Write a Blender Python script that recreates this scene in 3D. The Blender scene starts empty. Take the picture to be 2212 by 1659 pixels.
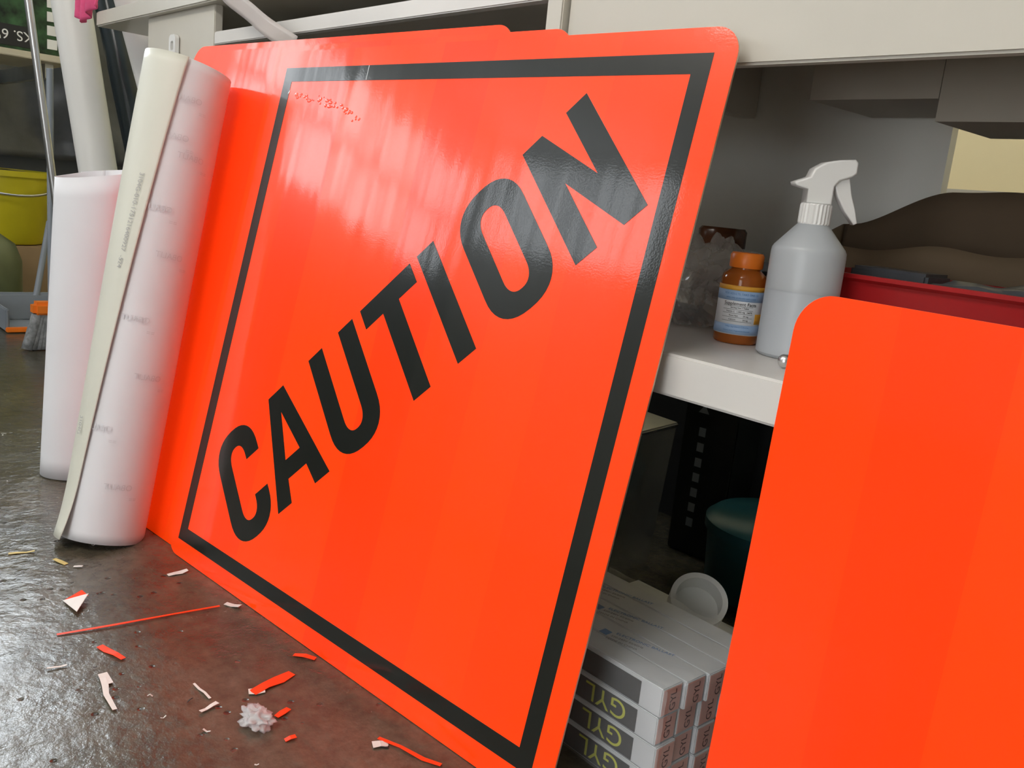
import bpy, bmesh, math, random
from mathutils import Vector, Matrix, noise
random.seed(4)
sc=bpy.context.scene
try: sc.view_settings.view_transform='Standard'
except Exception: pass
COL=bpy.context.collection

# ---------------------------------------------------------------- materials
def mat(name,color,rough=.5,metal=0,spec=.5,trans=0,emis=0,ecol=None,alpha=1,sss=0,coat=0,coatr=.1,
        var=0,varscale=8,bump=0,bumpscale=60,ior=1.45,stretch=None):
    m=bpy.data.materials.new(name); m.use_nodes=True
    nt=m.node_tree; b=nt.nodes["Principled BSDF"]
    b.inputs["Base Color"].default_value=(*color,1); b.inputs["Roughness"].default_value=rough
    b.inputs["Metallic"].default_value=metal; b.inputs["Specular IOR Level"].default_value=spec
    b.inputs["Transmission Weight"].default_value=trans; b.inputs["IOR"].default_value=ior
    b.inputs["Alpha"].default_value=alpha
    b.inputs["Coat Weight"].default_value=coat; b.inputs["Coat Roughness"].default_value=coatr
    if sss:
        b.inputs["Subsurface Weight"].default_value=sss; b.inputs["Subsurface Radius"].default_value=(.02,.02,.02)
        b.inputs["Subsurface Scale"].default_value=1
    if emis:
        b.inputs["Emission Color"].default_value=(*(ecol or color),1); b.inputs["Emission Strength"].default_value=emis
    tc=nt.nodes.new("ShaderNodeTexCoord"); src=tc.outputs["Object"]
    if stretch:
        mp=nt.nodes.new("ShaderNodeMapping"); mp.inputs["Scale"].default_value=stretch
        nt.links.new(src,mp.inputs["Vector"]); src=mp.outputs["Vector"]
    if var:
        n=nt.nodes.new("ShaderNodeTexNoise"); n.inputs["Scale"].default_value=varscale; n.inputs["Detail"].default_value=6
        nt.links.new(src,n.inputs["Vector"])
        r=nt.nodes.new("ShaderNodeValToRGB")
        r.color_ramp.elements[0].position=.3; r.color_ramp.elements[1].position=.7
        r.color_ramp.elements[0].color=(*[c*(1-var) for c in color],1)
        r.color_ramp.elements[1].color=(*[min(1,c*(1+var*.6)) for c in color],1)
        nt.links.new(n.outputs["Fac"],r.inputs["Fac"]); nt.links.new(r.outputs["Color"],b.inputs["Base Color"])
    if bump:
        n=nt.nodes.new("ShaderNodeTexNoise"); n.inputs["Scale"].default_value=bumpscale; n.inputs["Detail"].default_value=4
        nt.links.new(src,n.inputs["Vector"])
        bp=nt.nodes.new("ShaderNodeBump"); bp.inputs["Strength"].default_value=bump; bp.inputs["Distance"].default_value=.005
        nt.links.new(n.outputs["Fac"],bp.inputs["Height"]); nt.links.new(bp.outputs["Normal"],b.inputs["Normal"])
    return m

def floor_material():
    m=bpy.data.materials.new("polished_concrete"); m.use_nodes=True; nt=m.node_tree; b=nt.nodes["Principled BSDF"]
    tc=nt.nodes.new("ShaderNodeTexCoord"); N=nt.nodes.new; L=nt.links.new
    def noi(scale,det=8,rough=.6,dist=0):
        n=N("ShaderNodeTexNoise"); n.inputs["Scale"].default_value=scale; n.inputs["Detail"].default_value=det
        n.inputs["Roughness"].default_value=rough; n.inputs["Distortion"].default_value=dist
        L(tc.outputs["Object"],n.inputs["Vector"]); return n.outputs["Fac"]
    def ramp(src,stops):
        r=N("ShaderNodeValToRGB"); e=r.color_ramp.elements
        e[0].position,e[0].color=stops[0][0],(*stops[0][1],1); e[1].position,e[1].color=stops[-1][0],(*stops[-1][1],1)
        for p,c in stops[1:-1]:
            x=e.new(p); x.color=(*c,1)
        L(src,r.inputs["Fac"]); return r.outputs["Color"]
    def mix(t,f,a,c):
        x=N("ShaderNodeMixRGB"); x.blend_type=t
        if isinstance(f,float): x.inputs[0].default_value=f
        else: L(f,x.inputs[0])
        for i,v in ((1,a),(2,c)):
            if isinstance(v,tuple): x.inputs[i].default_value=(*v,1)
            else: L(v,x.inputs[i])
        return x.outputs[0]
    base=ramp(noi(3.2,9,.65,.4),[(.3,(.052,.048,.033)),(.5,(.088,.081,.058)),(.7,(.140,.130,.098))])
    fine=ramp(noi(38,6,.7),[(.3,(.62,.6,.56)),(.7,(1.25,1.22,1.18))])
    col=mix('MULTIPLY',1.0,base,fine)
    v=N("ShaderNodeTexVoronoi"); v.inputs["Scale"].default_value=34; v.inputs["Randomness"].default_value=1; L(tc.outputs["Object"],v.inputs["Vector"])
    pit=ramp(v.outputs["Distance"],[(.08,(1,1,1)),(.17,(0,0,0))])
    sel=ramp(noi(9,3),[(.50,(0,0,0)),(.56,(1,1,1))])
    pm=mix('MULTIPLY',1.0,pit,sel)
    col=mix('MIX',pm,col,(.02,.018,.013))
    L(col,b.inputs["Base Color"])
    rg=ramp(noi(7,7,.65),[(.3,(.11,)*3),(.7,(.30,)*3)]); L(rg,b.inputs["Roughness"])
    b.inputs["Specular IOR Level"].default_value=.85
    hm=mix('SUBTRACT',.6,noi(24,6,.6),pm)
    bp=N("ShaderNodeBump"); bp.inputs["Strength"].default_value=.5; bp.inputs["Distance"].default_value=.006
    L(hm,bp.inputs["Height"]); L(bp.outputs["Normal"],b.inputs["Normal"])
    return m

def sheeting_material(name,color,emis,rough=.28):
    """glossy fluorescent vinyl with slightly rippled lamination running along the panel"""
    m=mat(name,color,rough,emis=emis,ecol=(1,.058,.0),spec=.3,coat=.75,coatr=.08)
    nt=m.node_tree; N=nt.nodes.new; L=nt.links.new; b=nt.nodes["Principled BSDF"]
    tc=[n for n in nt.nodes if n.bl_idname=="ShaderNodeTexCoord"][0]
    mp=N("ShaderNodeMapping"); mp.inputs["Rotation"].default_value=(0,0,math.radians(12)); mp.inputs["Scale"].default_value=(13,1.0,1)
    L(tc.outputs["Object"],mp.inputs["Vector"])
    n1=N("ShaderNodeTexNoise"); n1.inputs["Scale"].default_value=1; n1.inputs["Detail"].default_value=2; n1.inputs["Distortion"].default_value=.2
    L(mp.outputs["Vector"],n1.inputs["Vector"])
    n2=N("ShaderNodeTexNoise"); n2.inputs["Scale"].default_value=420; n2.inputs["Detail"].default_value=1
    L(tc.outputs["Object"],n2.inputs["Vector"])
    b1=N("ShaderNodeBump"); b1.inputs["Strength"].default_value=.36; b1.inputs["Distance"].default_value=.0035
    L(n1.outputs["Fac"],b1.inputs["Height"])
    b2=N("ShaderNodeBump"); b2.inputs["Strength"].default_value=.06; b2.inputs["Distance"].default_value=.0006
    L(n2.outputs["Fac"],b2.inputs["Height"]); L(b1.outputs["Normal"],b2.inputs["Normal"])
    L(b2.outputs["Normal"],b.inputs["Normal"]); L(b2.outputs["Normal"],b.inputs["Coat Normal"])
    sp=N("ShaderNodeSeparateXYZ"); L(tc.outputs["Object"],sp.inputs[0])
    mu=N("ShaderNodeMath"); mu.operation='MULTIPLY'; mu.inputs[1].default_value=9.3; L(sp.outputs["X"],mu.inputs[0])
    fl=N("ShaderNodeMath"); fl.operation='FLOOR'; L(mu.outputs[0],fl.inputs[0])
    wn=N("ShaderNodeTexWhiteNoise"); wn.noise_dimensions='1D'; L(fl.outputs[0],wn.inputs["W"])
    mx=N("ShaderNodeMixRGB"); mx.inputs[1].default_value=(*color,1); mx.inputs[2].default_value=(color[0],color[1]*1.5,color[2]*2,1)
    L(wn.outputs["Value"],mx.inputs[0]); L(mx.outputs[0],b.inputs["Base Color"])
    return m

M={}
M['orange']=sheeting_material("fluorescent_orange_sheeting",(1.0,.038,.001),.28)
M['black']=sheeting_material("black_sheeting",(.010,.012,.010),0)
nt=M['black'].node_tree
for n in list(nt.nodes):
    if n.bl_idname=="ShaderNodeMixRGB": nt.nodes.remove(n)
M['alu']=mat("aluminium_edge",(.75,.55,.4),.35,.6)
M['scrap_o']=mat("orange_vinyl",(.95,.06,.01),.35,emis=.12)
M['white']=mat("white_laminate",(.60,.57,.50),.35,var=.05,varscale=3)
M['white_shelf']=mat("white_shelf_laminate",(.70,.68,.65),.3,var=.05,varscale=5)
M['grey_panel']=mat("grey_painted_board",(.80,.81,.76),.45,var=.06,varscale=4)
M['under']=mat("raw_board",(.42,.39,.33),.6,var=.1,varscale=5)
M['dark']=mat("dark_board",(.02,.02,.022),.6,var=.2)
M['cream']=mat("cream_wall_paint",(.78,.66,.38),.7,var=.05,varscale=2)
M['wall']=mat("wall_paint",(.5,.5,.47),.7,var=.08,varscale=2)
M['walldark']=mat("stained_wall",(.12,.13,.14),.7,var=.4,varscale=3)
M['ceil']=mat("ceiling_paint",(.7,.7,.68),.8,var=.03)
M['paper']=mat("white_liner_paper",(.77,.78,.82),.55,var=.03,varscale=5,bump=.05,bumpscale=25)
M['papercream']=mat("cream_liner_paper",(.68,.68,.60),.42,var=.03,varscale=5)
M['print']=mat("grey_print",(.38,.38,.38),.6,var=.05)
M['print2']=mat("dark_grey_print",(.25,.25,.27),.6,var=.05)
M['faint']=mat("faint_print",(.64,.645,.68),.6,var=.03)
M['ink']=mat("black_ink",(.02,.02,.02),.5,var=.1)
M['rollwhite']=mat("white_vinyl_roll",(.72,.72,.70),.35,var=.06,varscale=3)
M['rolldark']=mat("dark_vinyl_roll",(.02,.03,.035),.2,var=.3)
M['steel']=mat("brushed_steel",(.68,.69,.70),.3,1,var=.08,varscale=12)
M['tin']=mat("galvanised_tin",(.70,.71,.70),.22,.85,var=.2,varscale=7,bump=.5,bumpscale=9)
M['yellow']=mat("yellow_plastic",(.62,.54,.02),.4,var=.12,varscale=6)
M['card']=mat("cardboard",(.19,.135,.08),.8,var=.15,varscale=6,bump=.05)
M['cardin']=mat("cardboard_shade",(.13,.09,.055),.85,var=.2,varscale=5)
M['cardl']=mat("cardboard_light",(.36,.25,.14),.8,var=.1)
M['jug']=mat("olive_plastic",(.13,.15,.07),.35,var=.2)
M['greypl']=mat("grey_plastic",(.24,.27,.31),.45,var=.08)
M['orpl']=mat("orange_plastic",(.90,.22,.02),.35,var=.05)
M['bristle']=mat("grey_bristles",(.26,.27,.28),.8,var=.4,varscale=70)
M['hdpe']=mat("translucent_hdpe",(.64,.68,.71),.34,trans=.3,sss=.3,var=.04,varscale=8)
M['liquid']=mat("bottle_liquid_zone",(.56,.60,.64),.34,trans=.2,sss=.3,var=.04,varscale=8)
M['whitepl']=mat("white_plastic",(.80,.80,.78),.3,var=.02)
M['amber']=mat("amber_plastic",(.72,.20,.03),.12,trans=.55,var=.1,ior=1.4)
M['label']=mat("label_paper",(.80,.82,.84),.45,var=.02)
M['blue']=mat("blue_print",(.12,.27,.55),.5,var=.05)
M['bluel']=mat("light_blue_label",(.36,.52,.76),.45,var=.05)
M['yellowl']=mat("label_yellow",(.85,.42,.05),.45,var=.05)
M['red']=mat("red_plastic",(.36,.010,.012),.35,var=.1)
M['film']=mat("clear_film",(.85,.86,.88),.12,alpha=.16,bump=1,bumpscale=14,spec=.8)
M['bag']=mat("clear_bag",(.80,.81,.80),.08,alpha=.34,bump=1,bumpscale=26,spec=1.0)
M['wad']=mat("clear_film_wad",(.8,.82,.84),.12,alpha=.5,bump=1,bumpscale=30,spec=.8)
M['tapeclear']=mat("translucent_tape",(.70,.64,.61),.2,alpha=.65,var=.03)
M['tab']=mat("matte_tape_tab",(.72,.71,.66),.25,alpha=.5,var=.03)
M['pink']=mat("pink_cloth",(.75,.10,.25),.85,var=.2,varscale=20,bump=.3)
M['boxwhite']=mat("white_carton",(.66,.69,.72),.4,var=.06,varscale=9)
M['boxblack']=mat("black_carton_print",(.015,.017,.015),.3,var=.4)
M['gyl']=mat("yellow_green_print",(.62,.64,.05),.4,var=.05)
M['pinkcard']=mat("pale_pink_carton",(.85,.46,.40),.45,var=.12,varscale=30)
M['redink']=mat("dark_red_ink",(.10,.015,.015),.5,var=.05)
M['tapewhite']=mat("white_tape",(.74,.75,.72),.35,var=.03)
M['tealp']=mat("teal_plastic",(.012,.075,.09),.35,var=.1)
M['yscrap']=mat("yellow_scrap",(.62,.5,.16),.5,var=.05)
M['wscrap']=mat("white_scrap",(.85,.85,.81),.5,var=.03)
M['drape']=mat("dark_plastic_sheet",(.075,.08,.09),.3,var=.4,varscale=6,bump=1,bumpscale=8)
M['green']=mat("dark_green_print",(.03,.08,.03),.4,var=.95,varscale=22)
M['wood']=mat("pale_board",(.58,.53,.40),.6,var=.08)
M['brown']=mat("brown_glass",(.12,.045,.02),.2,var=.4,varscale=30)
M['glow']=mat("bright_window_glass",(.9,.95,1),.4,emis=26,ecol=(.86,.94,1.0))
M['glow2']=mat("shaded_window_glass",(.9,.95,1),.4,emis=4.8,ecol=(.92,.96,1.0))
M['glow3']=mat("added_doorway_fill",(.9,.95,1),.4,emis=4.7,ecol=(.97,.98,1.0))  # glow of the added doorway behind the camera
M['tube']=mat("lamp_tube",(1,1,1),.4,emis=16,ecol=(1,.94,.84))

# ---------------------------------------------------------------- helpers
def empty(name):
    o=bpy.data.objects.new(name,None); COL.objects.link(o); o.empty_display_size=.05; return o
def link(name,me,m=None,parent=None,mw=None,smooth=False):
    o=bpy.data.objects.new(name,me); COL.objects.link(o)
    if m is not None and not me.materials: me.materials.append(m)
    if mw is not None: o.matrix_world=mw
    if parent: o.parent=parent
    if smooth:
        for p in me.polygons: p.use_smooth=True
    return o
def box(name,lo,hi,m,parent=None,bev=0,mw=None):
    bm=bmesh.new(); bmesh.ops.create_cube(bm,size=1)
    for v in bm.verts:
        v.co=Vector([(lo[i]+hi[i])/2+v.co[i]*(hi[i]-lo[i]) for i in range(3)])
    if bev: bmesh.ops.bevel(bm,geom=bm.edges[:],offset=bev,segments=2,affect='EDGES')
    me=bpy.data.meshes.new(name); bm.to_mesh(me); bm.free()
    return link(name,me,m,parent,mw)
def lathe(name,prof,m,parent=None,mw=None,n=48,smooth=True,sx=1,sy=1):
    bm=bmesh.new(); rings=[]
    for r,z in prof:
        rings.append([bm.verts.new((r*sx*math.cos(2*math.pi*i/n),r*sy*math.sin(2*math.pi*i/n),z)) for i in range(n)])
    for a,b in zip(rings,rings[1:]):
        for i in range(n): bm.faces.new((a[i],a[(i+1)%n],b[(i+1)%n],b[i]))
    if prof[0][0]>1e-5: bm.faces.new(rings[0][::-1])
    if prof[-1][0]>1e-5: bm.faces.new(rings[-1])
    bmesh.ops.remove_doubles(bm,verts=bm.verts[:],dist=1e-6)
    me=bpy.data.meshes.new(name); bm.to_mesh(me); bm.free()
    o=link(name,me,m,parent,mw,smooth)
    if smooth:
        try: me.set_sharp_from_angle(angle=math.radians(40))
        except Exception: pass
    return o
def frame_mat(o,x,y):
    x=Vector(x).normalized(); y=Vector(y); y=(y-x*y.dot(x)).normalized(); z=x.cross(y)
    return Matrix(((x.x,y.x,z.x,o[0]),(x.y,y.y,z.y,o[1]),(x.z,y.z,z.z,o[2]),(0,0,0,1)))
def axis_mat(p0,p1):
    d=(Vector(p1)-Vector(p0)).normalized(); q=Vector((0,0,1)).rotation_difference(d)
    return Matrix.Translation(Vector(p0))@q.to_matrix().to_4x4()
def rod(name,p0,p1,r,m,parent=None,n=24,hollow=0):
    L=(Vector(p1)-Vector(p0)).length
    prof=[(0.0,0),(r,0),(r,L),(0.0,L)]
    if hollow: prof=[(0.0,0),(r,0),(r,L),(hollow,L),(hollow,L-.15),(0.0,L-.15)]
    return lathe(name,prof,m,parent,axis_mat(p0,p1),n)
def from_curve(c,name,m,parent,mw):
    o=bpy.data.objects.new(name+"_c",c); COL.objects.link(o); bpy.context.view_layer.update()
    me=bpy.data.meshes.new_from_object(o.evaluated_get(bpy.context.evaluated_depsgraph_get()))
    bpy.data.objects.remove(o); me.materials.clear(); me.name=name
    return link(name,me,m,parent,mw)
def shape(name,loops,m,parent=None,mw=None,ext=.0003,z=0):
    c=bpy.data.curves.new(name,'CURVE'); c.dimensions='2D'; c.fill_mode='BOTH'; c.extrude=ext
    for lp in loops:
        s=c.splines.new('POLY'); s.points.add(len(lp)-1)
        for i,(x,y) in enumerate(lp): s.points[i].co=(x,y,0,1)
        s.use_cyclic_u=True
    o=from_curve(c,name,m,parent,mw)
    for v in o.data.vertices: v.co.z+=z
    return o
def text(name,body,size,m,parent,mw,ext=.0002,wrap_r=None,align='LEFT',sx=1):
    c=bpy.data.curves.new(name,'FONT'); c.body=body; c.size=size; c.extrude=ext; c.align_x=align
    o=from_curve(c,name,m,parent,mw)
    for v in o.data.vertices:
        v.co.x*=sx
        if wrap_r:
            a=v.co.x/wrap_r; rr=wrap_r+v.co.z
            v.co=Vector((rr*math.sin(a),v.co.y,rr*math.cos(a)))
    return o
def rrect(x0,y0,x1,y1,r,n=10):
    P=[]
    for cx,cy,a0 in ((x1-r,y0+r,-90),(x1-r,y1-r,0),(x0+r,y1-r,90),(x0+r,y0+r,180)):
        for i in range(n+1):
            a=math.radians(a0+90*i/n); P.append((cx+r*math.cos(a),cy+r*math.sin(a)))
    return P
def grid_surf(name,fn,nu,nv,m,parent=None,thick=0,mats=None,matfn=None):
    bm=bmesh.new(); V=[[bm.verts.new(fn(i/nu,j/nv)) for j in range(nv+1)] for i in range(nu+1)]
    for i in range(nu):
        for j in range(nv):
            f=bm.faces.new((V[i][j],V[i+1][j],V[i+1][j+1],V[i][j+1])); f.smooth=True
            if matfn: f.material_index=matfn((i+.5)/nu,(j+.5)/nv)
    me=bpy.data.meshes.new(name); bm.to_mesh(me); bm.free()
    if mats:
        for x in mats: me.materials.append(x)
    o=link(name,me,m if not mats else None,parent)
    if thick:
        md=o.modifiers.new("s","SOLIDIFY"); md.thickness=thick; md.offset=0
    return o
def crumple(name,c,r,m,parent=None,amp=.35,freq=2.5,sub=4,seed=0,flat=None):
    bm=bmesh.new(); bmesh.ops.create_icosphere(bm,subdivisions=sub,radius=1)
    for v in bm.verts:
        d=v.co.copy(); k=1+amp*noise.noise(d*freq+Vector((seed,0,0)))+amp*.5*abs(noise.noise(d*freq*2.7+Vector((0,seed,0))))
        v.co=Vector((c[0]+d.x*r[0]*k,c[1]+d.y*r[1]*k,c[2]+d.z*r[2]*k))
        if flat is not None and v.co.z<flat: v.co.z=flat
    me=bpy.data.meshes.new(name); bm.to_mesh(me); bm.free()
    return link(name,me,m,parent,None,True)
def facet_bag(name,c,r,m,parent,seed,flat):
    """crinkled bag: sharp creases from cellular folding"""
    bm=bmesh.new(); bmesh.ops.create_icosphere(bm,subdivisions=5,radius=1)
    for v in bm.verts:
        d=v.co.copy(); q=d*2.4+Vector((seed,seed*.3,0))
        dist,_=noise.voronoi(q); k=.72+.42*(dist[1]-dist[0])+.25*noise.noise(d*1.6+Vector((seed,0,0)))
        v.co=Vector((c[0]+d.x*r[0]*k,c[1]+d.y*r[1]*k,c[2]+d.z*r[2]*k))
        if v.co.z<flat: v.co.z=flat
    me=bpy.data.meshes.new(name); bm.to_mesh(me); bm.free()
    return link(name,me,m,parent,None,False)

# ---------------------------------------------------------------- camera
f,yaw,pitch,roll,H=1914.0,2.3993,.2069,.10257,.68574
fw=Vector((math.cos(yaw)*math.cos(pitch),math.sin(yaw)*math.cos(pitch),-math.sin(pitch)))
rt=Vector((math.sin(yaw),-math.cos(yaw),0)); up=rt.cross(fw)
Rv=math.cos(roll)*rt+math.sin(roll)*up; Uv=-math.sin(roll)*rt+math.cos(roll)*up
cd=bpy.data.cameras.new("camera"); cam=bpy.data.objects.new("camera",cd); COL.objects.link(cam)
cd.sensor_width=36; cd.lens=f/2212*36; cd.clip_start=.02
cam.matrix_world=Matrix(((Rv.x,Uv.x,-fw.x,0),(Rv.y,Uv.y,-fw.y,0),(Rv.z,Uv.z,-fw.z,H),(0,0,0,1)))
sc.camera=cam

# ---------------------------------------------------------------- room
XL,XR,YF,YB,ZC=-4.9,2.2,-3.6,2.4,2.9
box("floor",(XL-.1,YF-.1,-.1),(XR+.1,YB+.1,0),floor_material())
box("ceiling",(XL-.1,YF-.1,ZC),(XR+.1,YB+.1,ZC+.1),M['ceil'])
box("wall_back",(XL-.1,YB,0),(XR+.1,YB+.1,ZC),M['cream'])
box("wall_right",(XR,YF,0),(XR+.1,YB,ZC),M['wall'])
wf=empty("wall_front")
dx0,dx1,dz=-.4,1.5,2.15
hx0,hx1,hz0,hz1=-4.75,-3.15,2.05,2.82
box("part_a",(XL-.1,YF-.1,0),(hx0,YF,ZC),M['wall'],wf)
box("part_b",(hx0,YF-.1,0),(hx1,YF,hz0),M['wall'],wf)
box("part_c",(hx0,YF-.1,hz1),(hx1,YF,ZC),M['wall'],wf)
box("part_left",(hx1,YF-.1,0),(dx0,YF,ZC),M['wall'],wf)
box("part_right",(dx1,YF-.1,0),(XR+.1,YF,ZC),M['wall'],wf)
box("part_top",(dx0,YF-.1,dz),(dx1,YF,ZC),M['wall'],wf)
w3=empty("window_3")
box("glass",(hx0,YF-.07,hz0),(hx1,YF-.05,hz1),M['glow2'],w3)
for k in range(5):
    x=hx0+(hx1-hx0)*k/4
    box("mullion_%d"%k,(max(hx0,x-.04),YF-.05,hz0),(min(hx1,x+.04),YF+.01,hz1),M['greypl'],w3)
dd=empty("added_door_1")  # unseen doorway, added to light the shelf interior and the signs
box("fill_opening",(dx0,YF-.09,0.0),(dx1,YF-.07,dz),M['glow3'],dd)
box("jamb_l",(dx0,YF-.06,0),(dx0+.05,YF+.02,dz),M['greypl'],dd)
box("jamb_r",(dx1-.05,YF-.06,0),(dx1,YF+.02,dz),M['greypl'],dd)
box("head",(dx0,YF-.06,dz-.05),(dx1,YF+.02,dz),M['greypl'],dd)
wl=empty("wall_left")
wz0,wz1=1.65,2.5
wins=[(-3.4,-1.15,'glow2'),(.05,1.6,'glow')]
box("lower",(XL-.1,YF,0),(XL,YB,wz0),M['walldark'],wl)
box("upper",(XL-.1,YF,wz1),(XL,YB,ZC),M['wall'],wl)
ys_=[YF]+[v for w_ in wins for v in w_[:2]]+[YB]
for k in range(0,len(ys_),2): box("pier_%d"%k,(XL-.1,ys_[k],wz0),(XL,ys_[k+1],wz1),M['wall'],wl)
for i,(a,b,g) in enumerate(wins):
    win=empty("window_%d"%(i+1))
    box("glass",(XL-.07,a,wz0),(XL-.05,b,wz1),M[g],win)
    n=4
    for k in range(n+1):
        y=a+(b-a)*k/n
        box("mullion_%d"%k,(XL-.05,max(a,y-.03),wz0),(XL+.01,min(b,y+.03),wz1),M['greypl'],win)
    box("rail",(XL-.05,a,(wz0+wz1)/2-.02),(XL+.01,b,(wz0+wz1)/2+.02),M['greypl'],win)
for i,(x,y) in enumerate(((-2.6,-1.6),(-.2,-1.2),(.2,1.95))):  # last one is unseen, added to brighten the cream wall behind the bench
    l=empty("unseen_fluorescent_lamp")
    box("housing",(x-.65,y-.09,ZC-.06),(x+.65,y+.09,ZC),M['whitepl'],l,.01)
    for s in (-.045,.045): rod("tube",(x-.6,y+s,ZC-.085),(x+.6,y+s,ZC-.085),.016,M['tube'],l,12)

# ---------------------------------------------------------------- workbench
wb=empty("workbench")
box("top",(-2.86,.86,1.045),(1.0,1.42,1.085),M['white'],wb,.003)
box("end_panel",(-2.50,.88,0),(-2.08,.90,1.045),M['white'],wb,.002)
box("end_side",(-2.50,.90,0),(-2.48,1.38,1.045),M['white'],wb)
box("rail",(-2.08,.88,.957),(-.965,.90,.985),M['white_shelf'],wb,.002)
box("divider",(-.962,.875,.86),(-.930,1.36,1.045),M['white'],wb,.002)
box("drawer_front",(-.928,.885,.858),(1.0,.905,1.045),M['white'],wb,.003)
box("cubby_floor",(-2.08,.90,.957),(-.965,1.36,.967),M['under'],wb)
box("shelf_board",(-2.08,.80,.482),(1.0,1.36,.531),M['white_shelf'],wb,.003)
box("back_panel_upper",(-2.48,1.36,.531),(-.592,1.38,1.045),M['grey_panel'],wb)
box("back_panel_lower",(-2.48,1.62,0),(1.0,1.64,.50),M['dark'],wb)  # lower panel and foot near-black: under-shelf shade put into the colour
box("drawer_box_1",(-.71,1.16,.860),(-.53,1.34,1.0),M['under'],wb)
box("drawer_box_2",(-.529,1.16,.832),(.9,1.34,1.0),M['under'],wb)
box("right_side",(.98,.82,0),(1.0,1.36,1.045),M['white'],wb)
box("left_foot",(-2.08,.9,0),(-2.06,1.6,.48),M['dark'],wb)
br=empty("wall_hook")
shape("plate",[rrect(-.02,-.045,.02,.045,.012),rrect(-.009,.008,.009,.03,.006),rrect(-.009,-.03,.009,-.008,.006)],M['whitepl'],br,frame_mat((-2.30,.872,.945),(1,0,0),(0,0,1)),.005)

# ---------------------------------------------------------------- signs
def panel(name,origin,az,lean,w,h,r=.035):
    e=Vector((math.cos(az),math.sin(az),0)); nb=Vector((-math.sin(az),math.cos(az),0))
    v=math.cos(lean)*Vector((0,0,1))+math.sin(lean)*nb
    mw=frame_mat(origin,e,v); p=empty(name)
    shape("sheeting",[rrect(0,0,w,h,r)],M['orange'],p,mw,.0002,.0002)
    shape("aluminium_plate",[rrect(0,0,w,h,r)],M['alu'],p,mw,.0012,-.0014)
    return p,mw
W=.914; m0,t0=.0297,.0242
cs,mw=panel("caution_sign",(-1.5097,.57925,.001),.095671,.21133,W,W,.034)
shape("border",[[(m0,m0),(W-m0,m0),(W-m0,W-m0),(m0,W-m0)],[(m0+t0,m0+t0),(W-m0-t0,m0+t0),(W-m0-t0,W-m0-t0),(m0+t0,W-m0-t0)]],M['black'],cs,mw,.0002,.0006)
shape("scratch",[[(.262,.861),(.2632,.861),(.2628,.884),(.2616,.884)]],M['label'],cs,mw,.0001,.0009)
shape("nick",[[(.052,.838),(.056,.842),(.055,.846),(.051,.840)]],M['label'],cs,mw,.0001,.0009)
# small air bubbles trapped under the film along the top of the panel
bm=bmesh.new(); random.seed(21)
for i in range(46):
    t=random.random(); u=.075+.20*t+random.uniform(-.004,.004); v=.835-.045*t*t+random.uniform(-.006,.006)
    r=random.uniform(.0012,.0032)
    mt=Matrix.Translation((u,v,.0004))@Matrix.Diagonal((r*random.uniform(1,2.2),r,.0006,1))
    bmesh.ops.create_icosphere(bm,subdivisions=2,radius=1,matrix=mt)
me=bpy.data.meshes.new("film_bubbles"); bm.to_mesh(me); bm.free(); link("film_bubbles",me,M['orange'],cs,mw,True)
def arc(cx,cy,rx,ry,a0,a1,n=20,k=2.35):
    P=[]
    for i in range(n+1):
        a=math.radians(a0+(a1-a0)*i/n); c,s=math.cos(a),math.sin(a)
        P.append((cx+rx*math.copysign(abs(c)**(2/k),c),cy+ry*math.copysign(abs(s)**(2/k),s)))
    return P
s=.037; top,bot=.087,-.099
L={}
cx=.260; w=.117
L['C']=[[(cx+w/2,.026)]+arc(cx,top+.006-.056,w/2,.056,0,180)+arc(cx,bot-.006+.056,w/2,.056,180,360)+[(cx+w/2,-.040),(cx+w/2-s,-.040)]
        +arc(cx,bot-.006+.032+.028,w/2-s,.028,360,180)+arc(cx,top+.006-.032-.028,w/2-s,.028,180,0)+[(cx+w/2-s,.026)]]
x=.326
L['A']=[[(x,bot),(x+.038,bot),(x+.045,-.060),(x+.095,-.060),(x+.102,bot),(x+.140,bot),(x+.092,top),(x+.048,top)],
        [(x+.050,-.029),(x+.070,.050),(x+.090,-.029)]]
x=.490;w=.117
L['U']=[[(x,top),(x+s,top)]+arc(x+w/2,bot-.005+.032+.028,w/2-s,.028,180,360)+[(x+w-s,top),(x+w,top)]+arc(x+w/2,bot-.005+.056,w/2,.056,360,180)]
L['T']=[[(.627,top),(.747,top),(.747,top-.034),(.7055,top-.034),(.7055,bot),(.6685,bot),(.6685,top-.034),(.627,top-.034)]]
L['I']=[[(.763,bot),(.800,bot),(.800,top),(.763,top)]]
L['O']=[arc(.901,top+.006-.056,.059,.056,0,180)+arc(.901,bot-.006+.056,.059,.056,180,360),
        arc(.901,top+.006-.032-.028,.022,.028,0,180)+arc(.901,bot-.006+.032+.028,.022,.028,180,360)]
x=.983;w=.116
L['N']=[[(x,bot),(x,top),(x+s,top),(x+w-s+.001,bot+.082),(x+w-s+.001,top),(x+w,top),(x+w,bot),(x+w-s,bot),(x+s-.001,top-.082),(x+s-.001,bot)]]
def rot(p): a,b=p; return ((a-b)/2**.5,(a+b)/2**.5)
for k,lp in L.items():
    shape("letter_"+k,[[rot(p) for p in q] for q in lp],M['black'],cs,mw,.0002,.0006)
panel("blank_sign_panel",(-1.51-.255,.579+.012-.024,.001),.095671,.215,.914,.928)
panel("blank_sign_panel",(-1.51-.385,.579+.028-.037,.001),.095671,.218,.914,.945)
panel("blank_sign_panel",(-.4667,.7665,.001),-.0906,.0519,.62,.6242,.04)

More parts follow.
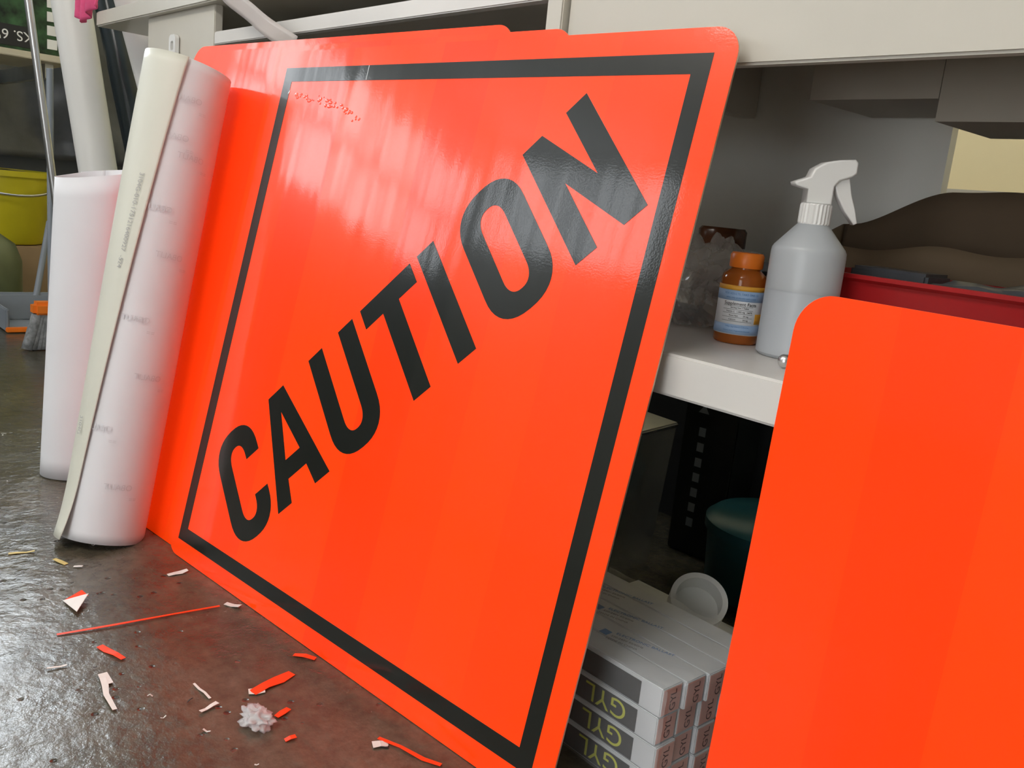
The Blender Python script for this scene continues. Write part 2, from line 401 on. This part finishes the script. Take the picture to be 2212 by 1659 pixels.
# ---------------------------------------------------------------- paper roll in front of the blank panels
pr=empty("vinyl_paper_roll")
P0=Vector((-1.612,.497,.002)); P1=Vector((-1.703,.675,.860)); Lr=(P1-P0).length
am=axis_mat(P0,P1)
vc=(am.inverted().to_3x3()@(-(P0+P1)/2+Vector((0,0,H)))); th0=math.atan2(vc.y,vc.x)
TURN=600.0; CR=.835
def end_ang(v): return -2-46*(1-v)**.85
def spiral(u,v):
    ad=end_ang(v)-(1-u)*TURN
    ang=th0+math.radians(ad)
    r=(.0725+.0060*u)*(.94+.06*v)
    if u>.95: r+=(u-.95)*.05
    if u>.88 and v<.12: r+=((.12-v)/.12)**2*.013*(u-.88)/.12
    r+=.0012*math.sin(5*v+ang)*u
    z=v*Lr+max(0,v-.5)*.016*math.cos(ang-th0+2.2)
    return am@Vector((r*math.cos(ang),r*math.sin(ang),z))
grid_surf("sheet",spiral,220,50,None,pr,.0010,mats=[M['paper'],M['papercream']],matfn=lambda u,v:1 if u>CR else 0)
def roll_text(body,size,dth,z,m,vertical=False,flip=False,r=.083,slope=0):
    c=bpy.data.curves.new("t",'FONT'); c.body=body; c.size=size
    o=from_curve(c,"print_mark",m,pr,None); me=o.data
    for vt in me.vertices:
        a,b=vt.co.x,vt.co.y
        if flip: a=-a
        if vertical: a,b=b,-a
        th=th0+math.radians(dth)+a/r+math.radians(slope)*(b)
        rr=r*(.94+.06*min(1,max(0,(z+b)/Lr)))
        vt.co=am@Vector((rr*math.cos(th),rr*math.sin(th),z+b))
roll_text("3104G-010-1751216400927  -524",.0125,-35,.66,M['print'],True,r=.0832,slope=50)
roll_text("3104G",.0125,-60,.22,M['print'],True,r=.0845)
for i,(dth,z) in enumerate(((24,.80),(42,.70),(12,.60),(38,.52),(10,.40),(40,.30),(-12,.20),(28,.10),(16,.73))):
    roll_text("OBALIT",.015,dth,z,M['faint'],flip=True,r=.0792)
    roll_text("==",.013,dth+9,z-.02,M['faint'],flip=True,r=.0792)

st=empty("rolled_paper_sheet")
def tube2(u,v):
    a=math.radians(150)+u*math.radians(395); r=.071+.012*u+.004*math.sin(3*a)
    cx=-2.0+.012*v; cy=.570+.030*v
    return Vector((cx+r*math.cos(a),cy+r*math.sin(a),.002+.645*v+.014*math.sin(a)*v))
grid_surf("sheet",tube2,80,16,M['paper'],st,.0012)

def big_roll(p0,p1,r,m):
    o=empty("vinyl_roll"); rod("wrap",p0,p1,r,m,o,40,hollow=r*.55)
big_roll((-2.96,1.00,.0),(-3.27,.85,1.5),.058,M['rollwhite'])
big_roll((-2.76,1.29,.0),(-3.08,.96,1.5),.076,M['rollwhite'])
big_roll((-3.02,1.20,.0),(-3.36,.98,1.5),.045,M['rolldark'])

po=empty("metal_pole")
rod("tube",(-3.30,.93,0),(-3.21,.72,1.5),.012,M['steel'],po)
bo=empty("broom")
rod("handle",(-3.36,.865,.16),(-3.40,.875,.95),.011,M['greypl'],bo)
def bris(u,v):
    y=.865+(u-.5)*(.10+.07*(1-v)); return Vector((-3.35+.01*math.sin(u*60),y,.004+.12*v))
grid_surf("bristles",bris,60,4,M['bristle'],bo,.035)
box("head",(-3.38,.80,.12),(-3.32,.93,.17),M['orpl'],bo,.012)
dp=empty("dustpan")
box("pan_floor",(-3.92,.80,.004),(-3.68,1.07,.012),M['greypl'],dp,.002)
box("pan_wall",(-3.93,.79,.004),(-3.90,1.08,.12),M['greypl'],dp,.01)
box("pan_side",(-3.91,.79,.004),(-3.68,.805,.09),M['greypl'],dp,.005)
box("pan_side_2",(-3.91,1.065,.004),(-3.68,1.08,.09),M['greypl'],dp,.005)
box("pan_lip",(-3.685,.79,.004),(-3.665,1.08,.022),M['orpl'],dp,.003)
rod("pan_handle",(-3.91,.95,.10),(-3.98,1.02,.40),.012,M['greypl'],dp)

jg=empty("plastic_jug")
lathe("body",[(0,0),(.11,0),(.125,.03),(.125,.22),(.10,.29),(.045,.33),(.04,.35),(0,.35)],M['jug'],jg,Matrix.Translation((-4.15,.83,0)))
lathe("cap",[(0,.0),(.045,0),(.045,.035),(0,.035)],M['ink'],jg,Matrix.Translation((-4.15,.83,.35)))
cb=empty("cardboard_box")
box("carton",(-4.84,.86,0),(-4.45,1.36,.25),M['cardl'],cb,.006)
box("packing_tape",(-4.66,.855,.0),(-4.60,1.365,.253),M['wood'],cb,.002)
bu=empty("yellow_bucket")
bp=[(0,.0),(.15,0),(.16,.01),(.19,.30),(.205,.30),(.205,.325),(.185,.325),(.155,.03),(0,.03)]
lathe("pail",bp,M['yellow'],bu,Matrix.Translation((-4.62,1.00,.254)))
lathe("dark_contents",[(0,.0),(.17,0),(.16,.03),(0,.04)],M['ink'],bu,Matrix.Translation((-4.62,1.00,.54)))
def handle(u,v):
    a=math.pi*u; return Vector((-4.62+.02*v+.22*math.sin(a),1.00+.214*math.cos(a),.55-.08*math.sin(a)+.008*v))
grid_surf("handle",handle,24,2,M['steel'],bu,.006)
def drape(u,v):
    return Vector((-4.70+.05*math.sin(u*17+v*3)+.03*noise.noise(Vector((u*6,v*5,0))),.2+u*1.55,.64+.90*v))
dr=empty("plastic_drape"); grid_surf("sheet",drape,70,30,M['drape'],dr,.003)
ws=empty("wall_shelf")
box("board",(-4.35,.25,1.010),(-3.85,1.08,1.035),M['wood'],ws,.003)
box("bracket",(-4.85,.3,.955),(-3.95,.33,1.010),M['steel'],ws)
box("bracket_2",(-4.85,1.0,.955),(-3.95,1.03,1.010),M['steel'],ws)
pb=empty("printed_carton")
box("carton",(-4.3,.35,1.036),(-3.9,1.05,1.45),M['green'],pb,.004)
box("dark_band",(-3.899,.36,1.05),(-3.897,.95,1.125),M['ink'],pb)
text("print",'KS. 6"x3"',.050,M['whitepl'],pb,frame_mat((-3.896,.945,1.105),(0,-1,0),(0,0,-1)))
for k in range(6): box("icon_%d"%k,(-3.899,.995,1.06+.05*k),(-3.896,1.03,1.095+.05*k),M['whitepl'],pb)

# ---------------------------------------------------------------- spray bottle
sb=empty("spray_bottle")
B0=Vector((-.560,.966,.5315)); T0=Matrix.Translation(B0)
lathe("bottle_lower",[(0,0),(.039,0),(.0430,.004),(.0430,.080),(0,.080)],M['liquid'],sb,T0,64)
lathe("bottle_upper",[(.0430,.080),(.0430,.122),(.0425,.128),(.0405,.132),(.018,.158),(.0145,.160),(.0145,.170),(0,.170)],M['hdpe'],sb,T0,64)
bm=bmesh.new(); n=48
rings=[]
for z,dr_ in ((.158,0),(.160,1),(.180,1),(.182,0)):
    rings.append([bm.verts.new(((.0175+(.0009*dr_ if i%2 else 0))*math.cos(2*math.pi*i/n),(.0175+(.0009*dr_ if i%2 else 0))*math.sin(2*math.pi*i/n),z)) for i in range(n)])
for a,b in zip(rings,rings[1:]):
    for i in range(n): bm.faces.new((a[i],a[(i+1)%n],b[(i+1)%n],b[i]))
bm.faces.new(rings[-1]); bm.faces.new(rings[0][::-1])
me=bpy.data.meshes.new("collar"); bm.to_mesh(me); bm.free(); link("collar",me,M['whitepl'],sb,T0)
def px2(pts):
    out=[]
    for x,y in pts:
        ax=1725+(770-y)*.124; out.append(((x-ax)/1823,(770-y)/1800))
    return out
hm=frame_mat(B0,(.66,.75,0),(0,0,1))
def thick(name,pts,ext,m,bev=.002):
    c=bpy.data.curves.new(name,'CURVE'); c.dimensions='2D'; c.fill_mode='BOTH'; c.extrude=ext; c.bevel_depth=bev; c.bevel_resolution=2; c.offset=-bev
    sp=c.splines.new('POLY'); sp.points.add(len(pts)-1)
    for i,(x,y) in enumerate(pts): sp.points[i].co=(x,y,0,1)
    sp.use_cyclic_u=True
    return from_curve(c,name,m,sb,hm)
thick("sprayer_head",px2([(1737,442),(1740,414),(1714,409),(1712,402),(1744,389),(1752,372),(1776,357),(1805,350),(1838,346),(1844,352),(1842,374),(1832,382),(1806,392),(1796,404),(1791,442)]),.009,M['whitepl'])
thick("trigger",px2([(1796,392),(1806,424),(1822,452),(1843,478),(1851,474),(1845,446),(1836,418),(1830,384)]),.005,M['whitepl'],bev=.0015)

# ---------------------------------------------------------------- pill bottle
pl=empty("pill_bottle")
Q0=Vector((-.655,.985,.5315)); T1=Matrix.Translation(Q0)
lathe("jar",[(0,0),(.026,0),(.0285,.003),(.0285,.080),(.027,.087),(.020,.093),(.0185,.094),(.0185,.098),(0,.098)],M['amber'],pl,T1,56)
lathe("cap",[(0,.096),(.0205,.096),(.0212,.098),(.0212,.112),(.019,.115),(0,.115)],M['orpl'],pl,T1,56)
def lab(name,z0,z1,a0,a1,r,m):
    def fn(u,v): a=a0+(a1-a0)*u; return Q0+Vector((r*math.cos(a),r*math.sin(a),z0+(z1-z0)*v))
    grid_surf(name,fn,40,2,m,pl,.0003)
tc=math.atan2(-Q0.y,-Q0.x)
lab("label_base",.012,.074,tc-2.3,tc+2.2,.0289,M['label'])
lab("label_top",.068,.074,tc-2.3,tc+2.2,.0292,M['yellowl'])
lab("label_blue_text_band",.055,.068,tc-2.3,tc+2.2,.0292,M['bluel'])
lab("label_blue_lower",.013,.025,tc-2.3,tc+2.2,.0292,M['bluel'])
lab("label_orange_side",.027,.040,tc+.75,tc+1.3,.0292,M['yellowl'])
def ptext(body,size,z,m,off=0,al='CENTER'):
    mm=T1@Matrix.Translation((0,0,z))@Matrix.Rotation(tc+off,4,'Z')@Matrix(((0,0,1,0),(1,0,0,0),(0,1,0,0),(0,0,0,1)))
    text("label_text",body,size,m,pl,mm,.00005,wrap_r=.0296,align=al)
ptext("Supplement Facts",.0060,.0495,M['ink'])
ptext("FOR ADULTS, TAKE ONE (1)",.0036,.0625,M['blue'])
ptext("tablet daily, preferably with a meal.",.0028,.0580,M['blue'])
ptext("Serving Size 1 Tablet",.0028,.0455,M['ink'])
ptext("Vitamin C   1,000 mg   1667%",.0028,.0405,M['ink'])
ptext("Rose Hips        20 mg",.0028,.0355,M['ink'])
ptext("Calcium           24 mg",.0028,.0305,M['ink'])
ptext("Other Ingredients: Cellulose,",.0026,.0215,M['blue'])
ptext("Stearic Acid, Magnesium Stearate",.0026,.0165,M['blue'])
for z in (.0485,.0440,.0392,.0342,.0292): lab("rule",z-.0003,z,tc-.75,tc+.6,.0293,M['ink'])

# ---------------------------------------------------------------- other shelf things
bg=empty("clear_plastic_bag")
facet_bag("bag",(-.80,1.06,.585),(.085,.075,.075),M['bag'],bg,3.3,.532)
facet_bag("bag_fold",(-.775,1.10,.60),(.07,.05,.065),M['bag'],bg,7.1,.532)
box("bag_contents",(-.86,1.05,.533),(-.79,1.12,.553),M['greypl'],bg,.004)
ca=empty("tape_dispenser")
lathe("tape_ring",[(.03,0),(.045,0),(.045,.03),(.03,.03),(.03,0)],M['greypl'],ca,Matrix.Translation((-.80,1.29,.578))@Matrix.Rotation(1.5,4,'X'))
jr=empty("brown_jar")
jm=Matrix.Translation((-.90,1.27,.5315))
lathe("jar_body",[(0,0),(.038,0),(.042,.01),(.042,.095),(.036,.108),(0,.108)],M['tapewhite'],jr,jm)
lathe("jar_lid",[(0,.108),(.040,.108),(.040,.135),(.036,.14),(0,.14)],M['brown'],jr,jm)
lathe("jar_label",[(.0425,.02),(.0425,.07)],M['brown'],jr,jm)
tr=empty("red_tray")
bm=bmesh.new()
specs=[(.0,.03,.531),(.0,.03,.5315),(-.02,.04,.628),(-.028,.045,.632),(-.028,.045,.637),(-.018,.04,.637),(.004,.03,.545)]
rg=[]
for ins,r,z in specs: rg.append([bm.verts.new((x,y,z)) for x,y in rrect(-.60+ins,1.045+ins,-.02-ins,1.19-ins,r,8)])
for a,b in zip(rg,rg[1:]):
    k=len(a)
    for i in range(k): bm.faces.new((a[i],a[(i+1)%k],b[(i+1)%k],b[i]))
bm.faces.new(rg[-1]); bm.faces.new(rg[0][::-1])
me=bpy.data.meshes.new("tray"); bm.to_mesh(me); bm.free(); link("tray",me,M['red'],tr)
crumple("dark_contents",(-.36,1.115,.605),(.17,.05,.035),M['drape'],tr,.3,3,4,2,.546)
box("inner_box",(-.57,1.09,.55),(-.47,1.16,.645),M['drape'],tr,.004)
kb=empty("cardboard_tray")
def ss(u,a,b):
    t=max(0,min(1,(u-a)/(b-a))); return t*t*(3-2*t)
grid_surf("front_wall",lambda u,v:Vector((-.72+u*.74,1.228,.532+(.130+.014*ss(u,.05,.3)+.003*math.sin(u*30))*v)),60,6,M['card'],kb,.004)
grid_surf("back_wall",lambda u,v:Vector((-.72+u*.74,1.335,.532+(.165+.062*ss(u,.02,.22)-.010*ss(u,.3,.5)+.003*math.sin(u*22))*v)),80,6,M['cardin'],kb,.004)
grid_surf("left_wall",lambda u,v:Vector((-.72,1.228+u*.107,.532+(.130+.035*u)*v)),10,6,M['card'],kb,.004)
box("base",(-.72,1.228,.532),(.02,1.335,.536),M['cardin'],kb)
kn=empty("metal_knob")
lathe("ball",[(0,-.008)]+[(.008*math.sin(math.radians(a)),-.008*math.cos(math.radians(a))) for a in range(20,180,20)]+[(0,.008)],M['steel'],kn,Matrix.Translation((-.512,.872,.540)),20)
gb=empty("grey_crate")
box("crate_body",(-1.0,2.05,0),(-.2,2.36,.80),M['greypl'],gb,.01)
box("crate_rim",(-1.02,2.03,.77),(-.18,2.38,.80),M['under'],gb,.005)

# ---------------------------------------------------------------- below the shelf
gs=empty("carton_stack")
x1,y0,y1=-.540,.782,.975; rows,cols=4,5; rh=.0375; cw=(y1-y0)/cols
random.seed(7)
for r in range(rows):
    for c in range(cols):
        dx=random.uniform(-.006,.006)
        ya=y0+c*cw+.0008; za=.001+r*rh+.0006; L_=.33
        box("carton_%d_%d"%(r,c),(x1-L_+dx,ya,za),(x1+dx,ya+cw-.0016,za+rh-.001),M['boxwhite'],gs,.0012)
        box("end_label",(x1+dx+.0002,ya+.002,za+.002),(x1+dx+.0006,ya+cw-.004,za+rh-.003),M['pinkcard'],gs)
        text("end_print","GYL",.0150,M['redink'],gs,frame_mat((x1+dx+.0008,ya+cw*.66,za+.004),(0,0,1),(0,-1,0)),.0001)
    za=.001+r*rh
    box("side_stripe",(x1-.31,y0-.0004,za+.003),(x1-.035,y0+.0002,za+rh-.005),M['boxblack'],gs)
    if r<rows-1:
        for k,xx in enumerate((x1-.050,x1-.175)):
            text("side_print","GYL",.034,M['gyl'],gs,frame_mat((xx,y0-.0006,za+.0300),(-1,0,0),(0,0,-1)),.0001,sx=1.1)
for i in range(3):
    for j,(t,sz) in enumerate((("ELECTRONIC BALLAST",.008),("220-240V 50/60Hz",.006),("MADE IN CHINA",.006))):
        text("top_print",t,sz,M['blue'] if j==0 else M['print2'],gs,frame_mat((x1-.235+.055*i,.925-.045*i-j*.010,.1510),(.97,.25,0),(-.25,1,0)),.0001)
    box("top_mark",(x1-.252+.055*i,.912-.045*i,.1508),(x1-.240+.055*i,.924-.045*i,.1514),M['blue'],gs)
def film(u,v):
    x=x1+.006-.345*u; y=y0-.004+(y1-y0+.008)*v
    return Vector((x,y,.156+.006*noise.noise(Vector((x*30,y*30,0)))))
grid_surf("film_top",film,50,30,M['film'],gs)
grid_surf("film_end",lambda u,v:Vector((x1+.010+.003*noise.noise(Vector((u*8,v*8,3))),y0-.004+(y1-y0+.008)*u,.003+.152*v)),30,24,M['film'],gs)
grid_surf("film_side",lambda u,v:Vector((x1+.006-.345*u,y0-.004+.0015*noise.noise(Vector((u*12,v*8,5))),.003+.152*v)),40,20,M['film'],gs)
tp=empty("tape_roll")
tpos=Vector((-.690,1.045,.131))
lathe("ring",[(.034,-.016),(.042,-.016),(.042,.016),(.034,.016),(.034,-.016)],M['tapewhite'],tp,axis_mat(tpos,tpos+Vector((.45,-.45,.75))))
lp=empty("low_carton")
box("carton",(-.86,.985,.001),(-.56,1.12,.084),M['boxwhite'],lp,.003)
ti=empty("metal_tin")
tm=frame_mat((-1.135,1.19,.001),(1,.15,0),(0,1,.0))@Matrix.Rotation(math.radians(4),4,'Y')
box("tin_body",(0,0,0),(.13,.16,.30),M['tin'],ti,.004,tm)
box("tin_rim",(-.002,-.002,.292),(.132,.162,.302),M['steel'],ti,.003,tm)
box("tin_seam",(.127,-.003,0),(.133,.003,.295),M['steel'],ti,.001,tm)
db=empty("printed_dark_carton")
dm=frame_mat((-1.06,1.46,.001),(1,.1,0),(0,1,0))
box("carton",(0,0,0),(.12,.1,.34),M['boxblack'],db,.003,dm)
shape("mark",[[(0,0),(.024,0),(.012,.018)]],M['greypl'],db,dm@frame_mat((.03,-.001,.30),(1,0,0),(0,0,1)),.0003)
for k in range(7): box("print_block",(.037,-.001,.06+.032*k),(.052,0,.078+.032*k),M['greypl'],db,0,dm)
te=empty("teal_container")
Tt=Matrix.Translation((-.80,1.42,.001))
lathe("body",[(0,0),(.095,0),(.11,.015),(.118,.13),(0,.13)],M['tealp'],te,Tt)
lathe("lid",[(0,.13),(.124,.13),(.124,.148),(.11,.16),(0,.168)],M['tealp'],te,Tt)
bl=empty("black_bin")
lathe("body",[(0,0),(.14,0),(.16,.28),(.17,.28),(.17,.30),(0,.30)],M['dark'],bl,Matrix.Translation((-.45,1.42,.001)))

# ---------------------------------------------------------------- things at the bench top
ts=empty("clear_tape_strip")
def strip(u,v):
    p=Vector((-2.02,.84,1.09)).lerp(Vector((-1.63,.845,.925)),u); p.y-=.015*math.sin(u*3.1)
    return p+Vector((.010,0,.016)).lerp(Vector((-.010,0,-.016)),v)+Vector((0,.003*math.sin(u*14),0))
grid_surf("tape",strip,30,4,M['tapeclear'],ts,.0008)
pk=empty("pink_cloth")
grid_surf("cloth",lambda u,v:Vector((-2.99+.16*u,.845+.012*math.sin(u*20+v*2),1.17-.115*v*(1-.6*abs(u-.4)))),30,12,M['pink'],pk,.003)

# ---------------------------------------------------------------- floor scraps
bm=bmesh.new()
def strip_f(pts,w,mi,z=.0012):
    pts=[Vector((p[0],p[1],0)) for p in pts]; Lf=[];Rt=[]
    for i,p in enumerate(pts):
        a=pts[max(0,i-1)]; b=pts[min(len(pts)-1,i+1)]; d=(b-a).normalized(); n=Vector((-d.y,d.x,0))
        ww=w*(1+random.uniform(-.25,.25))/2; zz=z+random.uniform(0,.003)
        Lf.append(bm.verts.new((p+n*ww)+Vector((0,0,zz)))); Rt.append(bm.verts.new((p-n*ww)+Vector((0,0,zz))))
    for i in range(len(pts)-1):
        fc=bm.faces.new((Lf[i],Rt[i],Rt[i+1],Lf[i+1])); fc.material_index=mi
def seg(c,h,w,mi,n=3):
    strip_f([(c[0]+h[0]*(2*i/n-1),c[1]+h[1]*(2*i/n-1)) for i in range(n+1)],w,mi)
O_,Wt,Yl,Bk=0,1,2,3
seg((-1.60,.362),(.006,.019),.006,Yl); seg((-1.533,.406),(.014,.006),.008,Yl,2); seg((-1.50,.425),(.004,.006),.006,Wt,2)
strip_f([(-1.281,.334),(-1.268,.41),(-1.260,.49),(-1.249,.565)],.0045,O_)
seg((-1.193,.382),(.026,.008),.009,O_); seg((-1.19,.31),(.002,.012),.003,Wt)
strip_f([(-1.135,.352),(-1.11,.348),(-1.09,.343),(-1.05,.341)],.007,Wt); seg((-1.127,.354),(.014,0),.011,Wt,2)
seg((-1.036,.448),(.022,.002),.004,Wt); seg((-.994,.440),(-.004,.013),.006,Wt)
seg((-1.006,.535),(-.009,.034),.016,O_); seg((-.998,.508),(.004,.010),.014,Wt,2)
seg((-.934,.513),(-.004,.011),.008,O_,2); seg((-.88,.496),(.001,.007),.006,O_,2)
seg((-.81,.583),(.004,.009),.014,Wt,2); seg((-.804,.585),(.004,.004),.006,Bk,2)
strip_f([(-.822,.588),(-.79,.600),(-.757,.611),(-.735,.622)],.0065,O_)
seg((-1.045,.605),(.014,.010),.008,O_,2); seg((-1.40,.556),(.0,.017),.011,Wt); seg((-1.245,.585),(.012,.007),.009,Wt,2)
for q,mi in ((((-1.385,.370),(-1.33,.375),(-1.375,.405)),Wt),(((-1.385,.372),(-1.375,.405),(-1.392,.400)),O_)):
    fc=bm.faces.new([bm.verts.new((a,b,.002+.004*i)) for i,(a,b) in enumerate(q)]); fc.material_index=mi
for i in range(40):
    x=random.uniform(-2.6,-.75); y=random.uniform(.12,.50)
    a=random.uniform(0,6.28); l=random.uniform(.002,.006)
    seg((x,y),(l*math.cos(a),l*math.sin(a)),random.uniform(.001,.0025),random.choice([Wt,Wt,Yl,Wt,Bk]),2)
me=bpy.data.meshes.new("vinyl_scraps"); bm.to_mesh(me); bm.free()
for k in ('scrap_o','wscrap','yscrap','ink'): me.materials.append(M[k])
o=link("vinyl_scraps",me); md=o.modifiers.new("s","SOLIDIFY"); md.thickness=.0006
crumple("plastic_film_wad",(-.935,.478,.007),(.022,.016,.009),M['wad'],None,.7,3,4,5,.0005)

# ---------------------------------------------------------------- light
def area(name,loc,target,sx,sy,power,col):
    l=bpy.data.lights.new(name,'AREA'); l.shape='RECTANGLE'; l.size=sx; l.size_y=sy; l.energy=power; l.color=col
    o=bpy.data.objects.new(name,l); COL.objects.link(o); o.location=loc
    o.rotation_euler=(Vector(target)-Vector(loc)).to_track_quat('-Z','Y').to_euler(); return o
area("ceiling_fill",(-1.0,-1.4,2.75),(-1.0,-.2,0),2.4,.5,42,(1,.96,.9))  # unseen fill without a fixture, added to brighten the room
w=bpy.data.worlds.new("world"); sc.world=w; w.use_nodes=True
w.node_tree.nodes["Background"].inputs[0].default_value=(.8,.9,1,1); w.node_tree.nodes["Background"].inputs[1].default_value=.3
